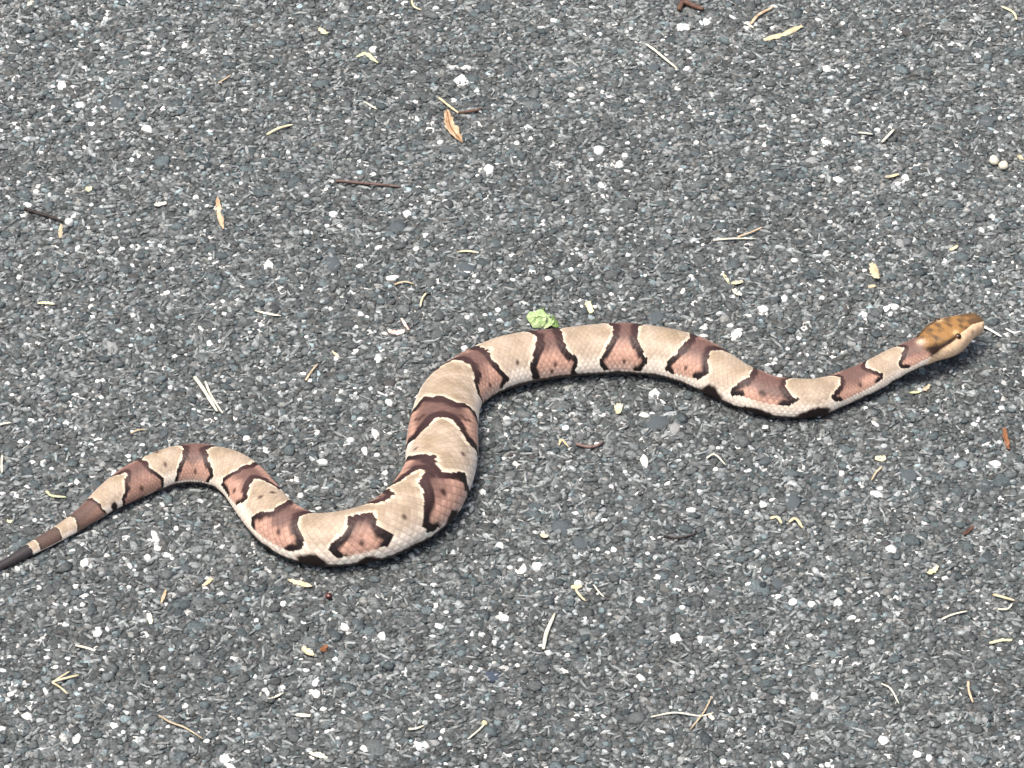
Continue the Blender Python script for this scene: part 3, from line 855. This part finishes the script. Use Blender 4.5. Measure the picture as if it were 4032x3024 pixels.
LITTER = [
    ('twig', [(-0.09021, 0.16046), (-0.08011, 0.1592), (-0.06822, 0.15727), (-0.05754, 0.15592)], 0.00117, 'pinkbrown', 'twig', 'straight thin pinkish brown twig lying alone on the asphalt', 'twig'),
    ('twig', [(-0.24777, 0.13701), (-0.24132, 0.13319), (-0.23462, 0.12986), (-0.22759, 0.12578)], 0.00142, 'dark', 'twig', 'short blackened twig ending against a round white pebble', 'twig'),
    ('flake', [(-0.22833, 0.12369), (-0.22815, 0.11237)], 0.00231, 'tan', 'leaf_scrap', 'crumpled tan leaf scrap below the white pebble and black twig', 'leaf'),
    ('pebble', [(-0.22428, 0.12445)], 0.00438, 'white', 'pebble', 'round loose white pebble at the end of a black twig', 'pebble'),
    ('flake', [(-0.15014, 0.14562), (-0.14875, 0.13414), (-0.14606, 0.11944)], 0.00335, 'orange', 'leaf_sliver', 'upright orange and straw coloured leaf sliver with pointed end', 'leaf'),
    ('straw', [(-0.15515, 0.00383), (-0.1505, -0.00562), (-0.14297, -0.02188)], 0.0021, 'pale', 'straw', 'broader blade of a pair of pale cut straws', 'straw'),
    ('straw', [(-0.14981, 0.00112), (-0.14661, -0.00946), (-0.14034, -0.02302)], 0.00124, 'pale', 'straw', 'thinner blade of a pair of pale cut straws', 'straw'),
    ('green', [(0.01209, 0.05051), (0.01888, 0.04892)], 0.00503, 'green', 'green_leaf', 'crumpled pale green leaf touching the back of the snake', 'leaf'),
    ('flake', [(0.03743, 0.06277), (0.03963, 0.05412)], 0.00328, 'lime', 'leaf_flake', 'small lime yellow leaf flake just beyond the green leaf', 'leaf'),
    ('straw', [(0.10139, 0.11218), (0.11105, 0.11284), (0.12336, 0.11378)], 0.00115, 'pale', 'straw', 'pale thin straw under a crossed orange straw', 'straw'),
    ('straw', [(0.11404, 0.11472), (0.12059, 0.11802), (0.12691, 0.12275)], 0.00116, 'orange', 'straw', 'orange dry grass stem crossing over a paler one', 'straw'),
    ('flake', [(0.10554, 0.08623), (0.10872, 0.07699)], 0.00152, 'yellow', 'leaf_sliver', 'narrow yellow sliver pointing at a folded yellow flake pair', 'leaf'),
    ('flake', [(0.10959, 0.07699), (0.11543, 0.07883)], 0.0033, 'yellow', 'leaf_flake', 'folded yellow flake, upper of two beside a narrow sliver', 'leaf'),
    ('flake', [(0.1106, 0.07285), (0.1139, 0.0678)], 0.00329, 'cream', 'leaf_flake', 'pale cream flake, lower of two beside a narrow sliver', 'leaf'),
    ('flake', [(0.18095, 0.08994), (0.18233, 0.07791)], 0.00483, 'gold', 'leaf_flake', 'pale gold leaf flake with a dark crumb at its foot', 'leaf'),
    ('flake', [(0.17777, 0.07377), (0.18157, 0.07469)], 0.00178, 'tan', 'leaf_scrap', 'small curled tan crumb at the foot of a gold flake', 'leaf'),
    ('flake', [(0.22047, 0.10392), (0.2248, 0.10767)], 0.0023, 'gold', 'leaf_flake', 'tiny gold leaf flake beside a dark gap, beyond the snake head', 'leaf'),
    ('straw', [(0.07112, 0.2783), (0.07886, 0.26776), (0.08716, 0.25729)], 0.00161, 'cream', 'straw', 'straight cream straw lying slantwise far beyond the snake', 'straw'),
    ('flake', [(0.13332, 0.28224), (0.14397, 0.28743), (0.15443, 0.29473)], 0.00351, 'gold', 'dry_leaf', 'long narrow golden dry leaf with a rolled edge', 'leaf'),
    ('twig', [(0.08907, 0.30943), (0.09173, 0.31682), (0.09661, 0.31365), (0.10238, 0.30996)], 0.00245, 'brown', 'bark_curl', 'dark reddish brown curl of bark beyond large white chips', 'bark'),
    ('straw', [(0.1273, 0.29735), (0.13159, 0.30522), (0.13991, 0.31259)], 0.0019, 'orange', 'straw', 'orange brown bent straw with a pale crumb at its end', 'straw'),
    ('flake', [(0.12517, 0.2984), (0.12841, 0.29421)], 0.00189, 'cream', 'leaf_flake', 'pale crumb at the end of an orange brown straw', 'leaf'),
    ('straw', [(0.01436, -0.19179), (0.01601, -0.18045), (0.01983, -0.16706)], 0.00199, 'cream', 'straw', 'thick stubby cream straw lying below the middle of the snake', 'straw'),
    ('flake', [(0.02777, -0.14874), (0.03236, -0.14754)], 0.00355, 'gold', 'leaf_scrap', 'ragged gold leaf scrap at the head of a short stem', 'leaf'),
    ('straw', [(0.02964, -0.15035), (0.03175, -0.15474), (0.03414, -0.15793)], 0.00118, 'gold', 'straw', 'short golden stem under a ragged gold scrap', 'straw'),
    ('straw', [(0.03804, -0.14674), (0.04041, -0.15115), (0.04279, -0.1545)], 0.00083, 'cream', 'pine_needle', 'short cream needle next to the ragged gold scrap', 'needle'),
    ('straw', [(0.06289, -0.23608), (0.07342, -0.23404), (0.0849, -0.23608), (0.09126, -0.23366)], 0.00104, 'cream', 'straw', 'long pale stalk with a side stalk crossing its end', 'straw'),
    ('straw', [(0.08048, -0.24461), (0.08596, -0.23555), (0.08877, -0.22911), (0.09106, -0.22301)], 0.00092, 'tan', 'straw', 'thin tan stalk crossing the end of a long pale stalk', 'straw'),
    ('flake', [(0.08862, -0.23442), (0.0914, -0.23782)], 0.00161, 'cream', 'leaf_flake', 'pale husk at the crossing of two stalks', 'leaf'),
    ('flake', [(-0.10462, -0.14353), (-0.09888, -0.14554), (-0.09329, -0.14834)], 0.00308, 'gold', 'wood_chip', 'golden oval wood chip just below the belly curve', 'chip'),
    ('pebble', [(-0.08512, -0.15554)], 0.00307, 'darkred', 'berry', 'dark red dried berry near a golden chip', 'berry'),
    ('flake', [(-0.09641, -0.18984), (-0.09093, -0.19529)], 0.00303, 'gold', 'leaf_scrap', 'torn gold leaf scrap beside a rusty brown crumb', 'leaf'),
    ('flake', [(-0.08781, -0.19296), (-0.085, -0.18906)], 0.00257, 'rust', 'leaf_scrap', 'rusty brown crumb beside a torn gold scrap', 'leaf'),
    ('flake', [(-0.11086, -0.22416), (-0.1039, -0.21996)], 0.00173, 'cream', 'leaf_sliver', 'slim cream sliver slanting up from a bluish stone', 'leaf'),
    ('flake', [(-0.09817, -0.23404), (-0.09133, -0.2348)], 0.0023, 'cream', 'leaf_flake', 'flat cream triangular flake with a dark notch under it', 'leaf'),
    ('flake', [(-0.09109, -0.25995), (-0.08268, -0.2633)], 0.00342, 'cream', 'leaf_flake', 'broad cream flake with a notch, well below the belly curve', 'leaf'),
    ('straw', [(-0.04688, -0.24423), (-0.04349, -0.24386), (-0.03986, -0.24197)], 0.00126, 'cream', 'straw', 'stubby bent cream straw above two elongated white stones', 'straw'),
    ('straw', [(-0.01188, -0.23971), (-0.01474, -0.24423), (-0.01993, -0.24987)], 0.00103, 'cream', 'straw', 'thin cream stalk with a knobbed yellow end', 'straw'),
    ('pebble', [(-0.0124, -0.24009)], 0.00276, 'yellow', 'seed', 'round yellow seed at the end of a thin stalk', 'seed'),
    ('fan', [(-0.20985, -0.21306), (-0.19806, -0.20767), (-0.20244, -0.20536), (-0.20224, -0.22034)], 0.00151, 'gold', 'straw_fan', 'splayed golden straw with three prongs', 'straw'),
    ('flake', [(-0.16112, -0.14954), (-0.16303, -0.15952)], 0.00165, 'orange', 'leaf_sliver', 'slim orange sliver beside dark hollow, under the tail', 'leaf'),
    ('flake', [(-0.144, -0.14674), (-0.14019, -0.14152)], 0.00237, 'gold', 'leaf_flake', 'bent gold flake in the hollow of the tail curve', 'leaf'),
    ('flake', [(-0.1683, -0.16626), (-0.16682, -0.17377)], 0.00235, 'cream', 'leaf_flake', 'cream flake standing on edge below an orange sliver', 'leaf'),
    ('straw', [(-0.16014, -0.23442), (-0.15408, -0.24009), (-0.14764, -0.24348), (-0.1395, -0.24987)], 0.00103, 'tan', 'twig', 'knobbly tan twig trailing to a thin end', 'twig'),
    ('straw', [(-0.2009, -0.18844), (-0.19493, -0.19023), (-0.19153, -0.19179)], 0.0014, 'cream', 'straw', 'short cream straw with a hooked tip', 'straw'),
    ('flake', [(-0.02779, 0.10223), (-0.02226, 0.10317), (-0.01672, 0.10158)], 0.00166, 'yellow', 'leaf_sliver', 'slim yellow sliver lying level above a bluish stone', 'leaf'),
    ('flake', [(-0.12765, 0.05502), (-0.12184, 0.05339), (-0.11458, 0.05094)], 0.00189, 'cream', 'leaf_sliver', 'cream spindle shaped sliver with a dark line behind it', 'leaf'),
    ('flake', [(-0.06099, 0.03829), (-0.05299, 0.03829)], 0.00326, 'pink', 'petal', 'pinkish white petal scrap in front of a small pink splinter', 'petal'),
    ('flake', [(-0.05489, 0.04958), (-0.05102, 0.04054)], 0.00151, 'pink', 'petal', 'thin pink splinter leaning at a petal scrap', 'petal'),
    ('straw', [(-0.0428, 0.06826), (-0.04475, 0.06323), (-0.04554, 0.05775)], 0.00114, 'yellow', 'straw', 'hooked yellow stalk rising out of a round stone', 'straw'),
    ('straw', [(-0.05879, 0.07561), (-0.0539, 0.07745), (-0.04897, 0.07607)], 0.00114, 'tan', 'straw', 'bent tan straw over a dark crack', 'straw'),
    ('flake', [(-0.08834, 0.0244), (-0.08508, 0.0195)], 0.0015, 'yellow', 'leaf_sliver', 'short yellow peg shaped sliver', 'leaf'),
    ('straw', [(-0.10072, 0.00136), (-0.09808, 0.00753), (-0.09514, 0.01372)], 0.00124, 'tan', 'straw', 'forked tan straw pointing away from the belly curve', 'straw'),
    ('flake', [(-0.10261, 0.29212), (-0.09786, 0.28743)], 0.00297, 'yellow', 'leaf_flake', 'small yellow flake with a nib, far beyond the snake', 'leaf'),
    ('flake', [(-0.08234, 0.26776), (-0.0772, 0.27034), (-0.07062, 0.26211)], 0.00215, 'lime', 'leaf_sliver', 'bent greenish yellow sliver beside a white chip', 'leaf'),
    ('straw', [(-0.12692, 0.19962), (-0.12081, 0.20507), (-0.11372, 0.20855)], 0.00171, 'yellow', 'straw', 'frayed yellow straw bundle with a loose end', 'straw'),
    ('flake', [(-0.07751, 0.22907), (-0.07042, 0.22204)], 0.00159, 'cream', 'leaf_sliver', 'thin cream sliver below a round white chip', 'leaf'),
    ('straw', [(-0.05377, 0.31894), (-0.05244, 0.31259), (-0.04838, 0.30996)], 0.00122, 'yellow', 'straw', 'thin yellow hooked stalk at a white crumb', 'straw'),
    ('leaf', [(-0.03389, 0.22003), (-0.03194, 0.20507), (-0.02584, 0.19221)], 0.00474, 'orange', 'dry_leaf', 'curled copper orange dead leaf standing on edge', 'leaf'),
    ('straw', [(-0.03825, 0.2321), (-0.03395, 0.22605), (-0.02785, 0.21853)], 0.00159, 'gold', 'straw', 'gold straw joining a curled orange dead leaf', 'straw'),
    ('twig', [(-0.02785, 0.21853), (-0.02182, 0.21903), (-0.0155, 0.22103)], 0.00119, 'brown', 'twig', 'fine reddish brown stem beyond a curled orange leaf', 'twig'),
    ('flake', [(0.05173, -0.01562), (0.05161, -0.02301)], 0.00345, 'yellow', 'leaf_flake', 'yellow trapezoid flake inside the curve below the snake back', 'leaf'),
    ('flake', [(0.02255, -0.0471), (0.02398, -0.04197), (0.02727, -0.04838)], 0.00159, 'gold', 'leaf_sliver', 'gold chevron shaped sliver beside a white chip', 'leaf'),
    ('twig', [(0.03091, -0.04625), (0.03562, -0.04864), (0.04007, -0.04838), (0.04402, -0.04454)], 0.00122, 'pinkbrown', 'twig', 'curved dark twig like a bow beside a gold chevron', 'twig'),
    ('flake', [(0.01364, -0.11113), (0.01691, -0.11318)], 0.00287, 'yellow', 'leaf_flake', 'yellow wedge flake in front of two bluish stones', 'leaf'),
    ('twig', [(0.07146, -0.11236), (0.07797, -0.114), (0.08677, -0.11113)], 0.00096, 'dark', 'twig', 'dark curved twig under two round white chips', 'twig'),
    ('straw', [(0.09324, -0.05732), (0.09718, -0.05562), (0.10225, -0.06198)], 0.0011, 'cream', 'straw', 'bent cream straw shaped like a tick mark', 'straw'),
    ('flake', [(0.17414, -0.05689), (0.17939, -0.05732)], 0.00341, 'yellow', 'leaf_flake', 'lumpy yellow flake with a small white chip beside it', 'leaf'),
    ('straw', [(0.17711, -0.06325), (0.17379, -0.06831), (0.17161, -0.07294)], 0.00121, 'tan', 'straw', 'short tan stem below a lumpy yellow flake', 'straw'),
    ('flake', [(0.2377, -0.03424), (0.23851, -0.04966)], 0.00269, 'rust', 'leaf_scrap', 'rust brown curled leaf scrap with upright stalks', 'leaf'),
    ('flake', [(0.21291, -0.11154), (0.21825, -0.10538)], 0.00216, 'brown', 'leaf_scrap', 'dark brown pointed crumb beside blue green stone', 'leaf'),
    ('straw', [(0.12223, -0.10002), (0.12555, -0.09919), (0.12756, -0.10373)], 0.0018, 'yellow', 'straw', 'yellow bud scale, half of a drooping pair', 'straw'),
    ('straw', [(0.13089, -0.1025), (0.13425, -0.10085), (0.13726, -0.10703)], 0.0018, 'gold', 'straw', 'gold bud scale, half of a drooping pair', 'straw'),
    ('flake', [(0.19427, -0.13918), (0.19948, -0.13394)], 0.00285, 'yellow', 'leaf_flake', 'yellow folded flake with dark hollow behind it', 'leaf'),
    ('flake', [(0.19371, -0.00777), (0.19912, -0.00689)], 0.00223, 'lime', 'leaf_flake', 'greenish cream flake just below the snake neck', 'leaf'),
    ('flake', [(0.20027, -0.00645), (0.20393, -0.00207)], 0.00198, 'tan', 'leaf_scrap', 'curled tan scrap with dark underside below the snake neck', 'leaf'),
    ('straw', [(0.2238, -0.15354), (0.22871, -0.15633), (0.23343, -0.15793)], 0.00165, 'gold', 'straw', 'flat gold straw above a hooked pale straw', 'straw'),
    ('straw', [(0.2252, -0.16389), (0.22973, -0.16428), (0.23221, -0.15992)], 0.00118, 'cream', 'straw', 'hooked pale straw under a flat gold straw', 'straw'),
    ('flake', [(0.21984, -0.18633), (0.22561, -0.18398), (0.23038, -0.18437)], 0.00234, 'yellow', 'leaf_flake', 'long lumpy yellow flake with a dark line beneath', 'leaf'),
    ('straw', [(0.20816, -0.21306), (0.20795, -0.21996), (0.20932, -0.22683)], 0.00127, 'orange', 'straw', 'orange and cream straw with a round white head', 'straw'),
    ('straw', [(0.16849, -0.21421), (0.1725, -0.21805), (0.17566, -0.22721)], 0.00092, 'cream', 'straw', 'thin arched cream straw, bending like a brow', 'straw'),
    ('straw', [(0.19872, -0.17101), (0.20372, -0.16824), (0.21087, -0.16547)], 0.00118, 'cream', 'straw', 'slim cream straw with a blunt thick end', 'straw'),
    ('pebble', [(0.24782, 0.17601)], 0.00497, 'cream', 'seed_pod', 'angular cream seed pod touching a rounder seed', 'seed'),
    ('pebble', [(0.2523, 0.17211)], 0.0047, 'cream', 'seed_pod', 'round yellowish seed touching a more angular cream pod', 'seed'),
    ('flake', [(0.2611, 0.18237), (0.26361, 0.17846)], 0.00288, 'gold', 'leaf_flake', 'gold flake beyond a pair of cream seeds', 'leaf'),
    ('flake', [(0.19117, 0.16385), (0.19846, 0.16676)], 0.00287, 'gold', 'leaf_flake', 'gold bud scale next to a white chip', 'leaf'),
    ('straw', [(0.17945, 0.2011), (0.18303, 0.20061), (0.18691, 0.20031)], 0.00145, 'cream', 'straw', 'tiny cream spindle beside a slanting cream blade', 'straw'),
    ('straw', [(0.19134, 0.19369), (0.19556, 0.19962), (0.19822, 0.20408)], 0.00158, 'cream', 'straw', 'slanting cream blade beside a tiny cream spindle', 'straw'),
    ('straw', [(0.262, 0.31259), (0.26779, 0.30732), (0.26917, 0.30102)], 0.00163, 'yellow', 'straw', 'yellow bent straw at a white crumb', 'straw'),
    ('flake', [(-0.25941, 0.31365), (-0.25634, 0.31841)], 0.00218, 'cream', 'leaf_sliver', 'small pale sliver far beyond the snake tail', 'leaf'),
    ('flake', [(-0.2179, 0.15322), (-0.21465, 0.15322)], 0.00312, 'yellow', 'leaf_flake', 'roundish yellow flake alone beyond the tail', 'leaf'),
    ('straw', [(-0.15417, 0.24404), (-0.15097, 0.24729), (-0.14778, 0.25086)], 0.00107, 'tan', 'straw', 'short straight tan straw in open asphalt', 'straw'),
    ('flake', [(-0.18197, 0.13939), (-0.17588, 0.14131)], 0.00388, 'cream', 'leaf_flake', 'heart shaped cream flake in open asphalt', 'leaf'),
    ('flake', [(-0.23597, 0.06186), (-0.23168, 0.06231), (-0.22756, 0.06094)], 0.00202, 'yellow', 'leaf_flake', 'folded yellow flake with raised peak and dark edge', 'leaf'),
    ('straw', [(-0.22167, -0.08132), (-0.21866, -0.08508), (-0.21203, -0.0855)], 0.00145, 'lime', 'straw', 'curled greenish cream straw beyond the thin tail', 'straw'),
    ('straw', [(-0.24774, -0.03234), (-0.24527, -0.03166), (-0.24226, -0.03079)], 0.00147, 'cream', 'straw', 'cream straw stub beside an upright one', 'straw'),
    ('straw', [(-0.24463, -0.05477), (-0.24439, -0.06155), (-0.24377, -0.06747)], 0.00134, 'cream', 'straw', 'upright cream straw stub near the thin tail', 'straw'),
    ('flake', [(-0.2388, -0.1025), (-0.23606, -0.1025)], 0.0024, 'yellow', 'leaf_flake', 'small squarish yellow flake beside the banded tail', 'leaf'),
    ('straw', [(-0.1839, -0.03854), (-0.18009, -0.03682), (-0.17622, -0.03596)], 0.0011, 'tan', 'straw', 'thin tan straw stub beyond the tail hump', 'straw'),
    ('straw', [(0.23118, 0.04376), (0.23638, 0.03921), (0.24169, 0.03467)], 0.00151, 'white', 'straw', 'white straw piece with one end at the snake snout', 'straw'),
    ('straw', [(0.24401, 0.0406), (0.24752, 0.03724), (0.25139, 0.03862)], 0.00113, 'white', 'straw', 'hooked white straw piece past the snake snout', 'straw'),
]

def root_at(name, x, y):
    o = bpy.data.objects.new(name, None); COL.objects.link(o); o.empty_display_size = .005
    return o

for n, (kind, pts, w, col, name, label, cat) in enumerate(LITTER):
    mat = LM[col]
    if kind == 'twig': w *= 1.3
    if kind in ('straw', 'twig'):
        o = link(name, tube_mesh(name, stalk_points(pts, w, n), w, .6 if kind == 'straw' else .9, seed=n), mat, None, True)
    elif kind == 'flake':
        o = link(name, blade_mesh(name, pts, w, n, shape='lens' if 'sliver' in name or 'chip' in name else 'flake'), mat)
    elif kind == 'pebble':
        o = nugget(name, pts[0][0], pts[0][1], w, mat, n)
    elif kind == 'leaf':
        o = root_at(name, *pts[0])
        link('blade', blade_mesh('blade', pts, w*1.2, n, curl=.5, fold=.9), mat, o)
        P = stalk_points(pts, w*.2, n); P[:, 2] += .0012
        link('midrib', tube_mesh('midrib', P, w*.13), LM['rust'], o, True)
    elif kind == 'fan':
        o = root_at(name, *pts[0])
        c = pts[0]
        for q_, wf in zip(pts[1:], (1, .6, .75)):
            mid = ((c[0]+q_[0])/2+.0004, (c[1]+q_[1])/2)
            link('prong', tube_mesh('prong', stalk_points([c, mid, q_], w*wf, n), w*wf, .6, seed=n), mat, o, True)
    elif kind == 'green':
        o = root_at(name, *pts[0])
        (x0, y0), (x1, y1) = pts; y1 -= .004; x1 -= .001
        r = np.random.default_rng(3)
        # crumpled round blade, cupped, standing clear of the stones
        na, nr = 28, 9
        th = np.linspace(0, 2*np.pi, na, endpoint=False)
        outl = .0045*(1+.10*np.cos(th*2)+.05*np.sin(th*3+1)+.06*np.sin(th*9)+r.uniform(-.03, .03, na))
        rr = np.linspace(0, 1, nr)
        X = np.outer(rr, outl*np.cos(th)); Y = np.outer(rr, outl*1.15*np.sin(th))
        Z = .0030+.40*Y+.0014*np.outer(rr**2, np.sin(th*2+.6))+.0007*np.outer(rr**.7, np.sin(th*5+2))+.0006*np.outer(np.sin(rr*7), np.cos(th*2))-.0010*np.outer(rr**3, np.ones(na))+.0012*np.abs(np.outer(rr, np.sin(th)))+r.uniform(-.00018, .00018, X.shape)
        Z[0] = Z[0].mean()
        Z = Z-Z.min()+gz(x0, y0, .0006)
        A = np.stack([X+x0, Y+y0-.0045, Z], -1)
        Bt = A.copy(); Bt[..., 2] -= .0003
        V = np.vstack([A.reshape(-1, 3), Bt.reshape(-1, 3)])
        I = np.arange(na*nr).reshape(nr, na); J = np.roll(I, -1, 1); off = na*nr
        f = [np.stack([I[:-1], I[1:], J[1:], J[:-1]], -1).reshape(-1, 4), np.stack([I[:-1], J[:-1], J[1:], I[1:]], -1).reshape(-1, 4)+off,
             np.stack([I[-1], I[-1]+off, J[-1]+off, J[-1]], -1)]
        link('blade', mesh_from('blade', V, f), mat, o, True)
        for k_, (pp_, ww) in enumerate((([(x1+.001, y1+.006), (x1-.0012, y1+.003), (x1+.0005, y1-.0015), (x1-.002, y1-.005)], .0042),)):
            link('curled_lobe', blade_mesh('curled_lobe', pp_, ww, 17, curl=.9, fold=.7), mat, o)
        link('torn_edge', blade_mesh('torn_edge', [(x1+.002, y1+.004), (x1+.0035, y1-.001), (x1+.003, y1-.005)], .004, 23, curl=.6, fold=.5), LM['green_dark'], o)
        mid = [(float(A[k_, 14, 0]), float(A[k_, 14, 1]), float(A[k_, 14, 2])+.0002) for k_ in range(nr-1, -1, -1)]+[(float(A[k_, 0, 0]), float(A[k_, 0, 1]), float(A[k_, 0, 2])+.0002) for k_ in range(1, nr)]
        link('midrib', tube_mesh('midrib', mid, .0005), LM['green_dark'], o, True)
        link('stem', tube_mesh('stem', stalk_points([(x0+.004, y0+.007), (x0+.003, y0+.004), (x0+.002, y0+.001)], .0009, 5), .0009), LM['green_dark'], o, True)
    tag(o, label, cat)
